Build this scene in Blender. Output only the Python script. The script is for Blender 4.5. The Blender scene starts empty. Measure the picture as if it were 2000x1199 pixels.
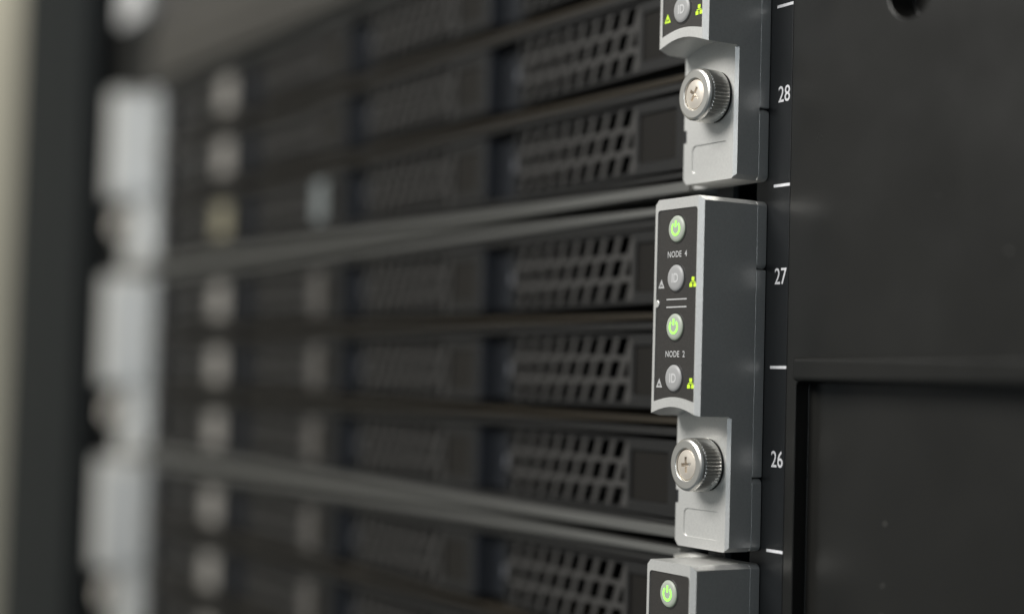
import bpy, bmesh, math, random
from mathutils import Vector, Matrix
random.seed(7)
sc = bpy.context.scene
COL = sc.collection
R = math.radians
MM = 0.001

# ------------------------------------------------------------------ camera
cam_d = bpy.data.cameras.new('camera')
cam = bpy.data.objects.new('camera', cam_d); COL.objects.link(cam)
cam.location = (0.5538247, -0.2596582, -0.0053201)
cam.rotation_euler = (1.6166, -0.0277, 1.0305)
cam_d.sensor_width = 36.0; cam_d.sensor_fit = 'HORIZONTAL'
cam_d.lens = 3187.4 / 2000 * 36
cam_d.clip_start = 0.01; cam_d.clip_end = 50
cam_d.dof.use_dof = True
_f = cam.rotation_euler.to_matrix() @ Vector((0, 0, -1))
cam_d.dof.focus_distance = (Vector((0.2330, -0.0170, 0.003)) - cam.location).dot(_f)
cam_d.dof.aperture_fstop = 3.1
sc.camera = cam

# ------------------------------------------------------------------ light
w = bpy.data.worlds.new('World'); sc.world = w; w.use_nodes = True
w.node_tree.nodes['Background'].inputs[0].default_value = (0.74, 0.90, 1.0, 1)
w.node_tree.nodes['Background'].inputs[1].default_value = 0.095
def area(name, loc, target, sx, sy, power, colour):
    d = bpy.data.lights.new(name, 'AREA'); d.shape = 'RECTANGLE'; d.size = sx; d.size_y = sy
    d.energy = power; d.color = colour
    o = bpy.data.objects.new(name, d); COL.objects.link(o); o.location = loc
    o.rotation_euler = (Vector(target) - Vector(loc)).to_track_quat('-Z', 'Y').to_euler()
    return o
area('ceiling_light', (-0.12, -1.55, 1.15), (0.05, 0, 0), 0.9, 0.9, 62, (1.0, 0.98, 0.94))
area('panel_sheen_fill', (-2.43, -2.26, 0.3), (0.25, 0, 0), 0.9, 2.6, 1.8, (1.0, 0.95, 0.86))  # added fill, sized and placed for its reflection in the cabinet panel
area('edge_highlight_strip', (1.45, -1.5, 0.40), (0.2, 0, 0), 0.05, 1.0, 3.2, (0.90, 0.96, 1.0))  # strip lamp added behind the camera for highlights on the ear edges
area('wall_fill', (-2.0, 0.6, 1.6), (-2.6, 0.6, 0), 0.6, 0.6, 9, (1.0, 0.97, 0.9))  # added lamp that brightens the room wall
vs = sc.view_settings
vs.view_transform = 'Standard'; vs.look = 'None'; vs.exposure = 0.0; vs.gamma = 1.0

# ------------------------------------------------------------------ materials
def mat(name, colour, rough=0.5, metal=0.0, bump=0.0, bscale=900.0, var=0.0, vscale=60.0, coat=0.0, spec=0.5,
        specks=0.0, emit=None, estr=0.0, stretch=None, rvar=0.0):
    m = bpy.data.materials.new(name); m.use_nodes = True
    nt = m.node_tree; b = nt.nodes['Principled BSDF']
    b.inputs['Base Color'].default_value = (*colour, 1); b.inputs['Roughness'].default_value = rough
    b.inputs['Metallic'].default_value = metal; b.inputs['Specular IOR Level'].default_value = spec
    b.inputs['Coat Weight'].default_value = coat
    tc = nt.nodes.new('ShaderNodeTexCoord'); src = tc.outputs['Object']
    if stretch:
        mp = nt.nodes.new('ShaderNodeMapping'); mp.inputs['Scale'].default_value = stretch
        nt.links.new(src, mp.inputs[0]); src = mp.outputs[0]
    if var > 0 or specks > 0:
        n = nt.nodes.new('ShaderNodeTexNoise'); n.inputs['Scale'].default_value = vscale; n.inputs['Detail'].default_value = 6
        nt.links.new(src, n.inputs['Vector'])
        mr = nt.nodes.new('ShaderNodeMapRange'); mr.inputs[1].default_value = 0.3; mr.inputs[2].default_value = 0.7
        mr.inputs[3].default_value = 1 - var; mr.inputs[4].default_value = 1 + var
        nt.links.new(n.outputs[0], mr.inputs[0])
        mx = nt.nodes.new('ShaderNodeMix'); mx.data_type = 'RGBA'; mx.blend_type = 'MULTIPLY'; mx.inputs[0].default_value = 1
        mx.inputs[6].default_value = (*colour, 1)
        cb = nt.nodes.new('ShaderNodeCombineColor')
        for i in range(3): nt.links.new(mr.outputs[0], cb.inputs[i])
        nt.links.new(cb.outputs[0], mx.inputs[7]); out = mx.outputs[2]
        if specks > 0:
            v = nt.nodes.new('ShaderNodeTexVoronoi'); v.inputs['Scale'].default_value = 150
            nt.links.new(tc.outputs['Object'], v.inputs['Vector'])
            lt = nt.nodes.new('ShaderNodeMath'); lt.operation = 'LESS_THAN'; lt.inputs[1].default_value = 0.035
            nt.links.new(v.outputs['Distance'], lt.inputs[0])
            sp = nt.nodes.new('ShaderNodeSeparateColor'); nt.links.new(v.outputs['Color'], sp.inputs[0])
            gt = nt.nodes.new('ShaderNodeMath'); gt.operation = 'GREATER_THAN'; gt.inputs[1].default_value = 0.75
            nt.links.new(sp.outputs[0], gt.inputs[0])
            ml = nt.nodes.new('ShaderNodeMath'); ml.operation = 'MULTIPLY'
            nt.links.new(lt.outputs[0], ml.inputs[0]); nt.links.new(gt.outputs[0], ml.inputs[1])
            m2 = nt.nodes.new('ShaderNodeMath'); m2.operation = 'MULTIPLY'; m2.inputs[1].default_value = specks
            nt.links.new(ml.outputs[0], m2.inputs[0])
            mx2 = nt.nodes.new('ShaderNodeMix'); mx2.data_type = 'RGBA'
            nt.links.new(m2.outputs[0], mx2.inputs[0]); nt.links.new(out, mx2.inputs[6])
            mx2.inputs[7].default_value = (0.35, 0.34, 0.32, 1); out = mx2.outputs[2]
        nt.links.new(out, b.inputs['Base Color'])
    if rvar > 0:
        n2 = nt.nodes.new('ShaderNodeTexNoise'); n2.inputs['Scale'].default_value = 45; n2.inputs['Detail'].default_value = 5
        nt.links.new(src, n2.inputs['Vector'])
        r2 = nt.nodes.new('ShaderNodeMapRange'); r2.inputs[1].default_value = 0.3; r2.inputs[2].default_value = 0.7
        r2.inputs[3].default_value = rough - rvar; r2.inputs[4].default_value = rough + rvar
        nt.links.new(n2.outputs[0], r2.inputs[0]); nt.links.new(r2.outputs[0], b.inputs['Roughness'])
    if bump > 0:
        n = nt.nodes.new('ShaderNodeTexNoise'); n.inputs['Scale'].default_value = bscale; n.inputs['Detail'].default_value = 3
        nt.links.new(src, n.inputs['Vector'])
        bp = nt.nodes.new('ShaderNodeBump'); bp.inputs['Strength'].default_value = bump; bp.inputs['Distance'].default_value = 0.0002
        nt.links.new(n.outputs[0], bp.inputs['Height']); nt.links.new(bp.outputs[0], b.inputs['Normal'])
    if emit:
        b.inputs['Emission Color'].default_value = (*emit, 1); b.inputs['Emission Strength'].default_value = estr
    return m
M = dict(
    silver=mat('silver_paint', (0.69, 0.688, 0.668), 0.37, 0.60, 0.18, 3500, 0.05, 1800, rvar=0.05),
    panel=mat('charcoal_overlay', (0.024, 0.022, 0.020), 0.55, 0, 0.25, 2600, 0.18, 2400),
    button=mat('grey_button', (0.30, 0.30, 0.30), 0.45, 0, 0.05, 1500),
    buttonlit=mat('lit_button', (0.33, 0.35, 0.31), 0.45, 0, 0.05, 1500, emit=(0.35, 0.6, 0.25), estr=0.06),
    ring=mat('button_ring', (0.022, 0.021, 0.020), 0.4),
    green=mat('green_light', (0.2, 0.7, 0.1), 0.5, emit=(0.36, 1.0, 0.11), estr=0.95),
    lime=mat('lime_light', (0.4, 0.6, 0.03), 0.5, emit=(0.47, 0.66, 0.02), estr=0.55),
    print=mat('grey_print', (0.42, 0.42, 0.42), 0.6),
    idprint=mat('button_print', (0.50, 0.50, 0.50), 0.5),
    white=mat('white_print', (0.62, 0.62, 0.64), 0.6, var=0.12, vscale=1500),
    chrome=mat('bright_nickel', (0.80, 0.78, 0.735), 0.31, 0.93, 0.04, 2000, rvar=0.05),
    screw=mat('warm_nickel', (0.74, 0.68, 0.60), 0.42, 0.65, 0.12, 900),
    gap=mat('matte_black', (0.008, 0.008, 0.008), 0.7),
    rail=mat('black_rail', (0.006, 0.007, 0.008), 0.40, 0, 0.12, 1800, spec=0.4),
    cabinet=mat('black_satin_paint', (0.010, 0.0098, 0.0088), 0.31, 0, 0.09, 1200, 0.1, 40, specks=0.5, rvar=0.04),
    upright=mat('dark_grey_powder', (0.0035, 0.0055, 0.0075), 0.45, 0, 0.15, 1500, spec=0.2),
    bezel=mat('carrier_plastic', (0.0095, 0.0094, 0.0094), 0.42, 0, 0.10, 1600, 0.08, 300, spec=0.45),
    grille=mat('grille_plastic', (0.038, 0.0365, 0.035), 0.42, 0, 0.10, 1600),
    square=mat('square_plate', (0.008, 0.007, 0.006), 0.4, 0, 0.02, 500, spec=0.3),
    latch=mat('latch_blue_black', (0.005, 0.0062, 0.0085), 0.4),
    tab=mat('latch_tab', (0.10, 0.105, 0.12), 0.4, 0.3),
    lip=mat('zinc_lip', (0.215, 0.215, 0.205), 0.34, 0.7, 0.1, 900, 0.10, 50, stretch=(0.1, 1, 1)),
    divider=mat('divider_steel', (0.042, 0.035, 0.026), 0.4, 0.5, 0.05, 600, 0.2, 30, stretch=(0.2, 1, 1)),
    inner=mat('bay_dark', (0.0012, 0.0014, 0.0014), 0.8, spec=0.1),
    frame=mat('bay_frame', (0.009, 0.0088, 0.0085), 0.45, 0, 0.1, 1200),
    stick=mat('pale_patch', (0.205, 0.195, 0.178), 0.55, 0, 0.03, 300, 0.12, 90),
    patchb=mat('bluish_patch', (0.15, 0.165, 0.165), 0.5),
    patchd=mat('dull_patch', (0.075, 0.070, 0.064), 0.55),
    patcht=mat('tan_patch', (0.19, 0.175, 0.12), 0.5),
    greypaint=mat('warm_grey_paint', (0.050, 0.047, 0.042), 0.42, 0.1, 0.08, 900, 0.06, 20),
    handle=mat('pale_handle', (0.60, 0.60, 0.60), 0.4, 0.3),
    wall=mat('wall_paint', (0.66, 0.62, 0.50), 0.8, 0, 0.0, 10, 0.05, 2),
)

# ------------------------------------------------------------------ helpers (all shapes are given in millimetres)
def new_obj(name, mesh, m, parent=None, loc=None):
    o = bpy.data.objects.new(name, mesh); COL.objects.link(o)
    if not mesh.materials: mesh.materials.append(M[m])
    if parent: o.parent = parent
    if loc: o.location = [c * MM for c in loc]
    return o
def thing(name, label, cat, loc=(0, 0, 0), group=None):
    o = bpy.data.objects.new(name, None); COL.objects.link(o); o.empty_display_size = 0.01
    o.location = [c * MM for c in loc]; o['label'] = label; o['category'] = cat
    if group: o['group'] = group
    return o
def box(bm, x0, x1, y0, y1, z0, z1):
    v = [bm.verts.new((x, y, z)) for x in (x0, x1) for y in (y0, y1) for z in (z0, z1)]
    for f in ((0, 1, 3, 2), (4, 6, 7, 5), (0, 4, 5, 1), (2, 3, 7, 6), (0, 2, 6, 4), (1, 5, 7, 3)):
        bm.faces.new([v[i] for i in f])
def prism(bm, pts, y0, y1):
    """pts: outline in x,z; extruded from y0 to y1"""
    a = [bm.verts.new((x, y0, z)) for x, z in pts]; b = [bm.verts.new((x, y1, z)) for x, z in pts]
    n = len(pts)
    bm.faces.new(a); bm.faces.new(b[::-1])
    for i in range(n): bm.faces.new((a[i], b[i], b[(i + 1) % n], a[(i + 1) % n]))
def prism_z(bm, pts, z0, z1):
    a = [bm.verts.new((x, y, z0)) for x, y in pts]; b = [bm.verts.new((x, y, z1)) for x, y in pts]
    n = len(pts)
    bm.faces.new(a); bm.faces.new(b[::-1])
    for i in range(n): bm.faces.new((a[i], b[i], b[(i + 1) % n], a[(i + 1) % n]))
def rrect(x0, x1, z0, z1, r, n=4):
    p = []
    for cx, cz, a0 in ((x1 - r, z1 - r, 0), (x0 + r, z1 - r, 90), (x0 + r, z0 + r, 180), (x1 - r, z0 + r, 270)):
        for k in range(n + 1):
            a = R(a0 + 90 * k / n); p.append((cx + r * math.cos(a), cz + r * math.sin(a)))
    return p
def circle(cx, cz, r, n=40): return [(cx + r * math.cos(2 * math.pi * k / n), cz + r * math.sin(2 * math.pi * k / n)) for k in range(n)]
def lathe(bm, prof, n=72, teeth=None, cap=True):
    """prof: list of (radius, y, toothed); axis along -y"""
    rings = []
    for r, y, t in prof:
        ring = []
        for k in range(n):
            rr = r - (0.42 if (t and k % 2) else 0)
            a = 2 * math.pi * k / n; ring.append(bm.verts.new((rr * math.cos(a), y, rr * math.sin(a))))
        rings.append(ring)
    for A, B in zip(rings, rings[1:]):
        for k in range(n): bm.faces.new((A[k], A[(k + 1) % n], B[(k + 1) % n], B[k]))
    if cap: bm.faces.new(rings[-1]); bm.faces.new(rings[0][::-1])
def raw(bm):
    bmesh.ops.recalc_face_normals(bm, faces=bm.faces[:])
    for f in bm.faces: f.smooth = True
    me = bpy.data.meshes.new('m'); bm.to_mesh(me); bm.free(); return me
def bake(bm, cutters=(), bevel=0.0, seg=2, angle=40, smooth=40, mirror=False, post=(), bevel2=0.0, clamp=True, flat=False):
    me = raw(bm)
    if cutters or bevel:
        o = bpy.data.objects.new('tmp', me); COL.objects.link(o); tmp = [o]
        for c in cutters:
            co = bpy.data.objects.new('tmpc', raw(c)); COL.objects.link(co); tmp.append(co)
            md = o.modifiers.new('b', 'BOOLEAN'); md.operation = 'DIFFERENCE'; md.solver = 'EXACT'; md.object = co
        if bevel:
            md = o.modifiers.new('v', 'BEVEL'); md.width = bevel; md.segments = seg; md.limit_method = 'ANGLE'
            md.angle_limit = R(angle); md.use_clamp_overlap = clamp
        for c in post:
            co = bpy.data.objects.new('tmpc', raw(c)); COL.objects.link(co); tmp.append(co)
            md = o.modifiers.new('b', 'BOOLEAN'); md.operation = 'DIFFERENCE'; md.solver = 'EXACT'; md.object = co
        if bevel2:
            md = o.modifiers.new('v2', 'BEVEL'); md.width = bevel2; md.segments = 2; md.limit_method = 'ANGLE'
            md.angle_limit = R(50); md.use_clamp_overlap = True
        if bevel and not flat: md = o.modifiers.new('w', 'WEIGHTED_NORMAL'); md.weight = 100; md.keep_sharp = True
        dg = bpy.context.evaluated_depsgraph_get(); dg.update()
        me2 = bpy.data.meshes.new_from_object(o.evaluated_get(dg))
        for t in tmp: d = t.data; bpy.data.objects.remove(t); bpy.data.meshes.remove(d)
        me = me2
    S = Matrix.Scale(MM, 4)
    if mirror: S = S @ Matrix.Diagonal((-1, 1, 1, 1))
    me.transform(S)
    if mirror: me.flip_normals()
    if bevel and not flat: return me
    for p in me.polygons: p.use_smooth = True
    me.set_sharp_from_angle(angle=R(smooth))
    return me
def simple(fn, *a, bevel=0.0, seg=2, **k):
    bm = bmesh.new(); fn(bm, *a); return bake(bm, bevel=bevel, seg=seg, **k)
def text_mesh(s, height, wscale=1.0, depth=0.03, bold=0.0, space=1.0):
    c = bpy.data.curves.new('t', 'FONT'); c.body = s; c.align_x = 'CENTER'; c.align_y = 'CENTER'
    c.size = 1.0; c.extrude = 0.0; c.offset = bold; c.space_character = space; c.resolution_u = 3
    o = bpy.data.objects.new('tt', c); COL.objects.link(o)
    dg = bpy.context.evaluated_depsgraph_get(); dg.update()
    me = bpy.data.meshes.new_from_object(o.evaluated_get(dg)); bpy.data.objects.remove(o); bpy.data.curves.remove(c)
    zs = [v.co.y for v in me.vertices]; xs = [v.co.x for v in me.vertices]
    k = height / (max(zs) - min(zs)); cx = (max(xs) + min(xs)) / 2; cy = (max(zs) + min(zs)) / 2
    for v in me.vertices: v.co = Vector(((v.co.x - cx) * k * wscale * MM, 0, (v.co.y - cy) * k * MM))
    return me

# ------------------------------------------------------------------ setting: the room wall seen past the cabinet
wm = simple(box, -2700, -2600, -1500, 3500, -1500, 2500)
wl = new_obj('wall', wm, 'wall'); wl['kind'] = 'structure'

# ------------------------------------------------------------------ cabinet with numbered rail
rack = thing('equipment_cabinet', 'black equipment cabinet with numbered mounting rail holding the stacked servers', 'cabinet', (0, 0, 0))
for s in (1, -1):
    bm = bmesh.new(); box(bm, 221, 249.55, 0, 2, -230, 260)
    cut = bmesh.new()
    for k in range(-12, 15):
        z = k * 14.82
        box(cut, 227.5, 237, -2, 4, z - 4.7, z + 4.7)
    new_obj('mounting_rail', bake(bm, [cut], 0.15, 1, mirror=(s < 0)), 'rail', rack)
    # front panel: round hole, rectangular recess
    bm = bmesh.new(); XE = 345 if s > 0 else 306
    box(bm, 249.85, XE, -0.25, 9, -230, 260)
    c1 = bmesh.new(); prism(c1, circle(289.4, 84.8, 6.8, 36), -5, 7.5)
    c2 = bmesh.new(); prism(c2, rrect(253.4, XE - 8, -170, -3.4, 1.0), -5, 3.9)
    fp = new_obj('front_panel', bake(bm, [c1, c2], 0.35, 2, mirror=(s < 0)), 'cabinet', rack)
    bm = bmesh.new(); box(bm, 254.3, XE - 7, -2.6, -0.24, -3.35, 2.5)
    new_obj('recess_lip', bake(bm, bevel=1.3, seg=4, mirror=(s < 0)), 'cabinet', fp)
    bm = bmesh.new(); box(bm, XE + 0.1, 462, -12, 60, -230, 260)
    new_obj('upright', bake(bm, bevel=1.5, seg=3, mirror=(s < 0)), 'upright', rack)
U = 44.45
for n, z in ((28, 66.95), (27, 22.2), (26, -22.25)):
    o = new_obj('unit_number', text_mesh(str(n), 4.05, 0.80, bold=0.006), 'white', rack, (246.75, -0.012, z)); o['label'] = 'white printed number %d on the black rail' % n
tick = simple(box, -3.0, 3.0, -0.010, 0.02, -0.36, 0.36)
for k in (2, 1, 0, -1): new_obj('unit_mark', tick, 'white', rack, (246.5, 0, k * U))

# ------------------------------------------------------------------ one 2U server: chassis, ears
CR = 212.3; PITCH = 105.2; CW = 103.6; ROWS = (26.35, -1.48, -29.35); FH = 19.9
XI = 222.8; XL = 220.6; XO = 241.3
def arc(x0, x1, z, h, n=14):
    """upward arch from x0 to x1, ends at z, crown at z+h"""
    return [(x0 + (x1 - x0) * k / n, z + h * math.sin(math.pi * k / n)) for k in range(n + 1)]
def corner(ex, ez, sx, sz, d, y1):
    '''cutter that takes off one corner of the outline seen from the front; the bevel then rounds it'''
    bm = bmesh.new(); prism(bm, [(ex + sx * 6, ez - sz * (d + 6)), (ex - sx * (d + 6), ez + sz * 6), (ex + sx * 6, ez + sz * 6)], -40, y1)
    return bm
def ear_body(control, mirror):
    bm = bmesh.new()
    # plan outline with a sloping inner side, extruded over the height, then the corners are cut
    prism_z(bm, [(XI, -20.5), (XO - 1.1, -20.5), (XO, -19.4), (XO, -3.2), (214.5, -3.2)], -45.1, 40.9)
    c = bmesh.new(); prism(c, [(200, -60), (260, -60), (260, -12.6)] + arc(221.0, XO + 0.6, -12.6, 2.3, 9)[::-1] + [(200, -12.6)], -40, -10.6)
    cuts = [c]; pockets = []
    for cx, cz, sx, sz, y1 in ((XI, 40.9, -1, 1, -3.25), (XL, -45.1, -1, -1, -3.25), (XO, 40.9, 1, 1, 5), (XO, -45.1, 1, -1, 5)):
        cuts.append(corner(cx, cz, sx, sz, 1.3 if sx < 0 else 1.1, y1))
    k3 = bmesh.new(); prism_z(k3, [(190, -40), (XL, -40), (XL, -10.6), (216.0, -3.1), (190, -3.1)], -60, -10.0)        # lower plate's left edge
    k9 = bmesh.new(); prism_z(k9, [(XO - 1.75, -11.6), (XO + 1, -8.85), (XO + 1, -11.6)], -60, -12.75)   # chamfer on the lower plate's outer edge
    cuts += [k3, k9]
    k4 = bmesh.new(); box(k4, 200, XL + 1.1, -40, -8.0, -34.5, -31.2); pockets.append(k4)
    k5 = bmesh.new(); prism(k5, rrect(224.0, 238.4, -42.5, -35.5, 1.4), -12, -10.3); pockets.append(k5)
    if control:
        pts = [(223.75, -9.15)] + arc(223.75, 239.95, -9.15, 1.2)[1:-1] + [(239.95, -9.15)] + [(239.95 - 0.9 + 0.9 * math.cos(R(a)), 37.35 + 0.9 * math.sin(R(a))) for a in (0, 30, 60, 90)] + [(223.75 + 0.9 + 0.9 * math.cos(R(a)), 37.35 + 0.9 * math.sin(R(a))) for a in (90, 120, 150, 180)]
        k6 = bmesh.new(); prism(k6, pts, -25, -20.05); pockets.append(k6)
    return bake(bm, cuts, 0.5, 3, angle=33, mirror=mirror, post=pockets, smooth=13, flat=True)
PANEL = [(223.85, -9.1)] + arc(223.85, 239.85, -9.1, 1.2)[1:-1] + [(239.85, -9.1)] + [(239.85 - 0.85 + 0.85 * math.cos(R(a)), 37.3 + 0.85 * math.sin(R(a))) for a in (0, 30, 60, 90)] + [(223.85 + 0.85 + 0.85 * math.cos(R(a)), 37.3 + 0.85 * math.sin(R(a))) for a in (90, 120, 150, 180)]
EAR_R = ear_body(True, False); EAR_L = ear_body(False, True)
def flange(mirror):
    bm = bmesh.new()
    for z0, z1 in ((24.05, 40.85), (-27.0, 23.85), (-45.05, -27.2)):
        prism(bm, rrect(214, XO - 0.02, z0, z1, 0.3) if z1 < 40 and z0 > -44 else rrect(214, XO - 0.02, z0, z1, 1.5), -3.08, -0.05)
    return bake(bm, bevel=0.18, seg=2, mirror=mirror)
FL_R = flange(False); FL_L = flange(True)
PANEL_ME = simple(prism, PANEL, -20.22, -20.06)
def knob():
    bm = bmesh.new()
    lathe(bm, [(5.6, 0, 0), (6.1, 0, 0), (6.1, -0.35, 0), (6.55, -0.55, 1), (6.55, -4.9, 1), (6.1, -5.15, 0), (6.45, -5.35, 0), (6.45, -5.9, 0), (6.2, -6.35, 0), (5.75, -6.6, 0), (4.15, -6.6, 0), (3.95, -6.4, 0), (3.95, -5.4, 0)], 92)
    return bake(bm, smooth=28)
def screw_head():
    bm = bmesh.new(); lathe(bm, [(3.6, -5.2, 0), (3.72, -6.0, 0), (3.55, -6.25, 0), (2.6, -6.42, 0), (1.2, -6.48, 0)], 48)
    c = bmesh.new(); box(c, -0.42, 0.42, -8, -5.55, -1.9, 1.9); box(c, -1.9, 1.9, -8, -5.55, -0.42, 0.42)
    me = raw(c); c1 = bmesh.new(); box(c1, -0.42, 0.42, -8, -5.45, -1.9, 1.9); c2 = bmesh.new(); box(c2, -1.9, 1.9, -8, -5.5, -0.42, 0.42)
    bpy.data.meshes.remove(me)
    c3 = bmesh.new(); lathe(c3, [(0.5, -5.2, 0), (0.95, -8, 0)], 12)
    o = bake(bm, [c1, c2, c3], 0.1, 1, smooth=30)
    o.transform(Matrix.Rotation(R(28), 4, 'Y')); return o
KNOB = knob(); SCREW = screw_head()
SHADE_RING = simple(lathe, [(6.35, 0.0, 0), (6.35, -0.3, 0)], 48)  # black disc stands in for the shadow ring at the knob base
BUTTON = simple(lathe, [(3.25, 0, 0), (3.25, -0.25, 0), (3.05, -0.48, 0), (2.4, -0.60, 0), (1.2, -0.66, 0)], 40)
bm = bmesh.new(); lathe(bm, [(3.25, -0.02, 0), (3.3, -0.10, 0), (3.62, -0.10, 0), (3.72, 0.0, 0)], 40, cap=False); RING = bake(bm)
def power_sym():
    bm = bmesh.new(); n = 30; ri, ro = 1.22, 1.82; y = -0.70
    A = []
    for k in range(n + 1):
        a = R(90 + 38 + (360 - 76) * k / n)
        A.append([bm.verts.new((r * math.cos(a), yy, r * math.sin(a))) for r, yy in ((ri, -0.5), (ri, y), (ro, y), (ro, -0.4))])
    for p, q in zip(A, A[1:]):
        for i in range(3): bm.faces.new((p[i], p[i + 1], q[i + 1], q[i]))
    box(bm, -0.32, 0.32, y, -0.5, 0.35, 2.0)
    return bake(bm)
POWER = power_sym()
def tri_sym():
    bm = bmesh.new()
    o = [(-1.25, -1.05), (1.25, -1.05), (0, 1.2)]; i = [(-0.62, -0.68), (0.62, -0.68), (0, 0.42)]
    a = [bm.verts.new((x, -0.03, z)) for x, z in o]; b = [bm.verts.new((x, -0.03, z)) for x, z in i]
    for k in range(3): bm.faces.new((a[k], a[(k + 1) % 3], b[(k + 1) % 3], b[k]))
    box(bm, -0.13, 0.13, -0.03, 0.0, -0.25, 0.3); box(bm, -0.13, 0.13, -0.03, 0.0, -0.6, -0.4)
    return bake(bm)
TRI = tri_sym()
def net_sym():
    bm = bmesh.new()
    box(bm, -0.52, 0.52, -0.03, 0, 0.35, 1.25)
    for s in (-0.8, 0.8): box(bm, s - 0.55, s + 0.55, -0.03, 0, -1.2, -0.3)
    box(bm, -0.95, 0.95, -0.03, 0, -0.08, 0.12); box(bm, -0.13, 0.13, -0.03, 0, 0.12, 0.35)
    for s in (-0.8, 0.8): box(bm, s - 0.13, s + 0.13, -0.03, 0, -0.3, -0.08)
    return bake(bm)
NET = net_sym()
LINE = simple(box, -4.1, 4.1, -0.03, 0, -0.16, 0.16)
bm = bmesh.new(); prism(bm, circle(0, 0, 1.0, 20), -0.22, 0.35); NUB = bake(bm, bevel=0.2)
TXT = {n: text_mesh('NODE  %d' % n, 1.55, 0.92, space=1.05, bold=0.012) for n in (2, 4)}
IDT = text_mesh('ID', 2.3, 0.9, bold=0.02)
CH = bmesh.new()
box(CH, -216.5, -215.3, 0, 150, -43.6, 41.3); box(CH, 215.3, 216.5, 0, 150, -43.6, 41.3)
box(CH, -215.2, 215.2, 0, 150, 40.3, 41.3); box(CH, -215.2, 215.2, 0, 150, -43.6, -42.6); box(CH, -215.2, 215.2, 149, 150, -42.5, 40.2)
CH = bake(CH)
def lip(z0, z1, y0): return simple(box, -214.8, 214.8, y0, 6, z0, z1, bevel=0.35)
LIP_T = lip(39.95, 42.05, -4.8); LIP_B = lip(-44.35, -41.5, -4.8)
FR_T = simple(box, -214.6, 214.6, -3.4, 6, 36.95, 39.9, bevel=0.2); FR_B = simple(box, -214.6, 214.6, -3.2, 6, -41.45, -39.85, bevel=0.2)
DIV_A = simple(box, -214.4, 214.4, -1.5, 60, -0.9, 0.9, bevel=0.3)
DIV_B = simple(box, -214.4, 214.4, -3.9, 60, -1.0, 1.0, bevel=0.3)
POST = simple(box, -0.55, 0.55, 1.2, 60, -41.4, 39.8)
def make_server(label, z, warn, right_nodes=(4, 2)):
    t = thing('rack_server', label, 'server', (0, 0, z), 'silver eared servers stacked in the cabinet')
    new_obj('chassis', CH, 'inner', t)
    new_obj('top_lip', LIP_T, 'lip', t); new_obj('bottom_lip', LIP_B, 'lip', t)
    new_obj('bay_frame', FR_T, 'frame', t); new_obj('bay_frame', FR_B, 'frame', t)
    for r in (0, 1):
        zb = ROWS[r] - FH / 2; zt = ROWS[r + 1] + FH / 2
        new_obj('divider', DIV_A, 'divider', t, (0, 0, zb - 2.9)); new_obj('shelf_edge', DIV_B, 'frame', t, (0, 0, zt + 2.1))
    for c in range(1, 4): new_obj('bay_post', POST, 'inner', t, (CR + 0.8 - c * PITCH, 0, 0))
    for side in (1, -1):
        e = new_obj('control_ear' if side > 0 else 'mounting_ear', EAR_R if side > 0 else EAR_L, 'silver', t)
        new_obj('flange', FL_R if side > 0 else FL_L, 'silver', e)
        kx = 233.4 * side
        new_obj('shade_ring', SHADE_RING, 'gap', e, (kx, -10.62, -24.3))
        new_obj('thumbscrew_knob', KNOB, 'chrome', e, (kx, -10.95, -24.3))
        sh = new_obj('screw_head', SCREW, 'screw', e, (kx, -10.95, -24.3)); sh.rotation_euler.y = z * 0.37 + side
        if side < 0: continue
        new_obj('control_panel', PANEL_ME, 'panel', e)
        new_obj('edge_nub', NUB, 'silver', e, (224.05, -20.3, 15.0))
        for n, zp, zi, zt in ((right_nodes[0], 33.3, 21.2, 27.1), (right_nodes[1], 9.2, -3.3, 2.6)):
            for nm, zz, bmn in (('power_button', zp, 'buttonlit'), ('identify_button', zi, 'button')):
                b = new_obj(nm, BUTTON.copy() if bmn == 'buttonlit' else BUTTON, bmn, e, (231.7, -20.2, zz))
                new_obj('button_ring', RING, 'ring', e, (231.7, -20.22, zz))
            new_obj('power_symbol', POWER, 'green', e, (231.7, -20.2, zp))
            new_obj('identify_lettering', IDT, 'idprint', e, (231.9, -20.2 - 0.685, zi))
            new_obj('node_lettering', TXT[n], 'print', e, (231.8, -20.235, zt))
            new_obj('warning_symbol', TRI if not warn else TRI.copy(), 'print' if not warn else 'lime', e, (225.55, -20.22, zi - 1.3))
            new_obj('network_symbol', NET, 'lime', e, (238.35, -20.22, zi - 1.2))
        for zz in (16.0, 14.1): new_obj('separator_line', LINE, 'print', e, (231.9, -20.22, zz))
    return t
for me in (TRI, BUTTON): me.materials.append(M['print' if me is TRI else 'button'])
def relink(o, m): o.data.materials.clear(); o.data.materials.append(M[m])
SERVERS = (('top', 88.9 + 2.0, True), ('middle', 0.0, False), ('bottom', -88.9, False))
for nm, z, warn in SERVERS:
    lab = {'top': 'server beside rail number 28, its silver ear cut off by the top of the photo',
           'middle': 'middle server beside rail numbers 27 and 26, its silver control ear wholly in view',
           'bottom': 'bottom server, only the top of its silver control ear in view'}[nm]
    t = make_server(lab, z, warn)
    if warn:                                    # this one sits a little high on its rails
        for o in t.children:
            if o.name.startswith('bottom_lip'): o.location.z -= 1.4 * MM
    for e in t.children:
        for o in e.children:
            if o.name.startswith('power_button'): relink(o, 'buttonlit')
            if warn and o.name.startswith('warning_symbol'): relink(o, 'lime')

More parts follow.
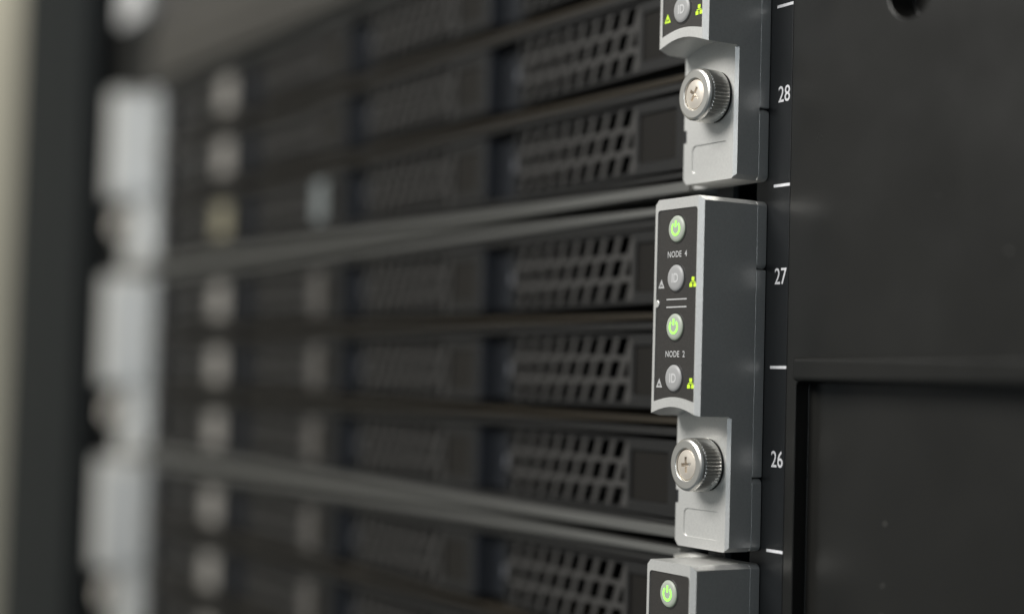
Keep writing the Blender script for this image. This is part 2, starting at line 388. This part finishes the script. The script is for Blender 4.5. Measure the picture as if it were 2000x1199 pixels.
# ------------------------------------------------------------------ drive carriers
def make_carrier():
    t = thing('drive_carrier', 'x', 'drive', (0, 0, 0), 'drive carriers in the servers')
    h = FH / 2
    # bezel: raised front with grille window and square pocket
    bm = bmesh.new(); box(bm, -85.6, 0, 0, 5.5, -h, h)
    c1 = bmesh.new(); box(c1, -84.0, -22.3, -2, 8, -h + 1.3, h - 1.0)
    c2 = bmesh.new(); prism(c2, rrect(-21.0, -3.9, -6.7, 6.75, 0.3), -2, 0.8)
    new_obj('bezel', bake(bm, [c1, c2], 0.25, 2), 'bezel', t)
    # grille: plate with three rows of slanted holes
    bm = bmesh.new(); box(bm, -83.95, -22.35, 0.25, 0.85, -h + 1.35, h - 1.05)
    c = bmesh.new()
    for row, (zc, off) in enumerate(((6.55, 0.0), (0.28, -3.62), (-6.1, -0.35))):
        for k in range(9 if row != 1 else 8):
            xr = -23.55 - 7.0 * k + off
            prism(c, [(xr - 2.0, zc - 2.5), (xr - 6.85, zc - 2.5), (xr - 4.85, zc + 2.5), (xr, zc + 2.5)], -1, 4)
        if row == 1: prism(c, [(-23.5, zc + 2.2), (-23.5, zc - 2.2), (-26.7, zc - 2.2), (-24.6, zc + 2.2)], -1, 4)
    new_obj('grille', bake(bm, [c], 0.0), 'grille', t)
    new_obj('square_plate', simple(box, -20.8, -4.1, 0.62, 0.95, -6.5, 6.55), 'square', t)
    new_obj('side_strip', simple(box, 0.02, 0.32, 0.5, 5.4, -h + 0.4, h - 0.4), 'tab', t)
    # latch end, set back
    new_obj('latch_lever', simple(box, -CW, -85.7, 4.9, 8.5, -h + 0.6, h - 0.6, bevel=0.4), 'latch', t)
    bm = bmesh.new(); box(bm, -89.6, -85.7, 1.2, 4.8, -2.2, 1.6); new_obj('latch_tab', bake(bm, bevel=0.5), 'tab', t)
    new_obj('side_rail', simple(box, -CW, -CW + 1.2, 8.6, 60, -h + 1, h - 1), 'frame', t)
    new_obj('drive_body', simple(box, -CW + 2, -2, 20, 60, -h + 1, h - 1), 'inner', t)
    return t
proto = make_carrier(); kids = list(proto.children)
PATCH_W = simple(box, -8.5, 8.5, -0.35, 0, -7.0, 7.0); PATCH_N = simple(box, -5.0, 5.0, -0.35, 0, -7.6, 7.6)  # flat toned patches set on carrier fronts in the two left columns
cn = ['rightmost column', 'second column from right', 'second column from left', 'leftmost column']
rn = ['top row', 'middle row', 'bottom row']
first = True
for nm, zs, _w in SERVERS:
    for r in range(3):
        for c in range(4):
            if first: t = proto; first = False
            else:
                t = proto.copy(); COL.objects.link(t)
                for ch in kids: k = ch.copy(); COL.objects.link(k); k.parent = t
            t.location = ((CR - c * PITCH + random.uniform(-0.15, 0.15)) * MM, (-4.0 + random.uniform(-0.2, 0.2)) * MM, (zs + ROWS[r] + random.uniform(-0.12, 0.12)) * MM)
            t.rotation_euler.y = R(random.uniform(-0.12, 0.12))
            tail = ''
            if c == 3: tail = ', sticker'
            elif c == 2 and nm == 'top' and r == 2: tail = ', bluish sticker'
            t['label'] = 'black drive carrier in the %s server, %s, %s%s' % (nm, rn[r], cn[c], tail)
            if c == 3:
                mm = 'patcht' if (nm == 'top' and r == 2) else 'stick'
                st = new_obj('patch', PATCH_W.copy(), mm, t, (-19.0, -0.05, 0))
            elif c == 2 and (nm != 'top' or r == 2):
                st = new_obj('patch', PATCH_N.copy(), 'patchb' if nm == 'top' else 'patchd', t, (-20.5, -0.05, 0))

# ------------------------------------------------------------------ grey appliance above the servers
ap = thing('grey_appliance', 'plain grey appliance above the top server with a pale handle at its left', 'appliance', (0, 0, 133.9))
bm = bmesh.new(); box(bm, -214, 214, -9, 150, 0, 86); new_obj('housing', bake(bm, bevel=0.8), 'greypaint', ap)
new_obj('trim', simple(box, -213, 213, -9.9, -8.9, 9.0, 10.2, bevel=0.2), 'greypaint', ap)
for s in (1, -1):
    bm = bmesh.new(); prism(bm, rrect(207, 241, 31, 84, 3.0), -17, -9.1); new_obj('handle', bake(bm, bevel=1.0, mirror=(s < 0)), 'handle', ap)
    new_obj('ear', simple(box, 214.2, 241, -1.6, -0.1, 1, 85, mirror=(s < 0)), 'gap', ap)
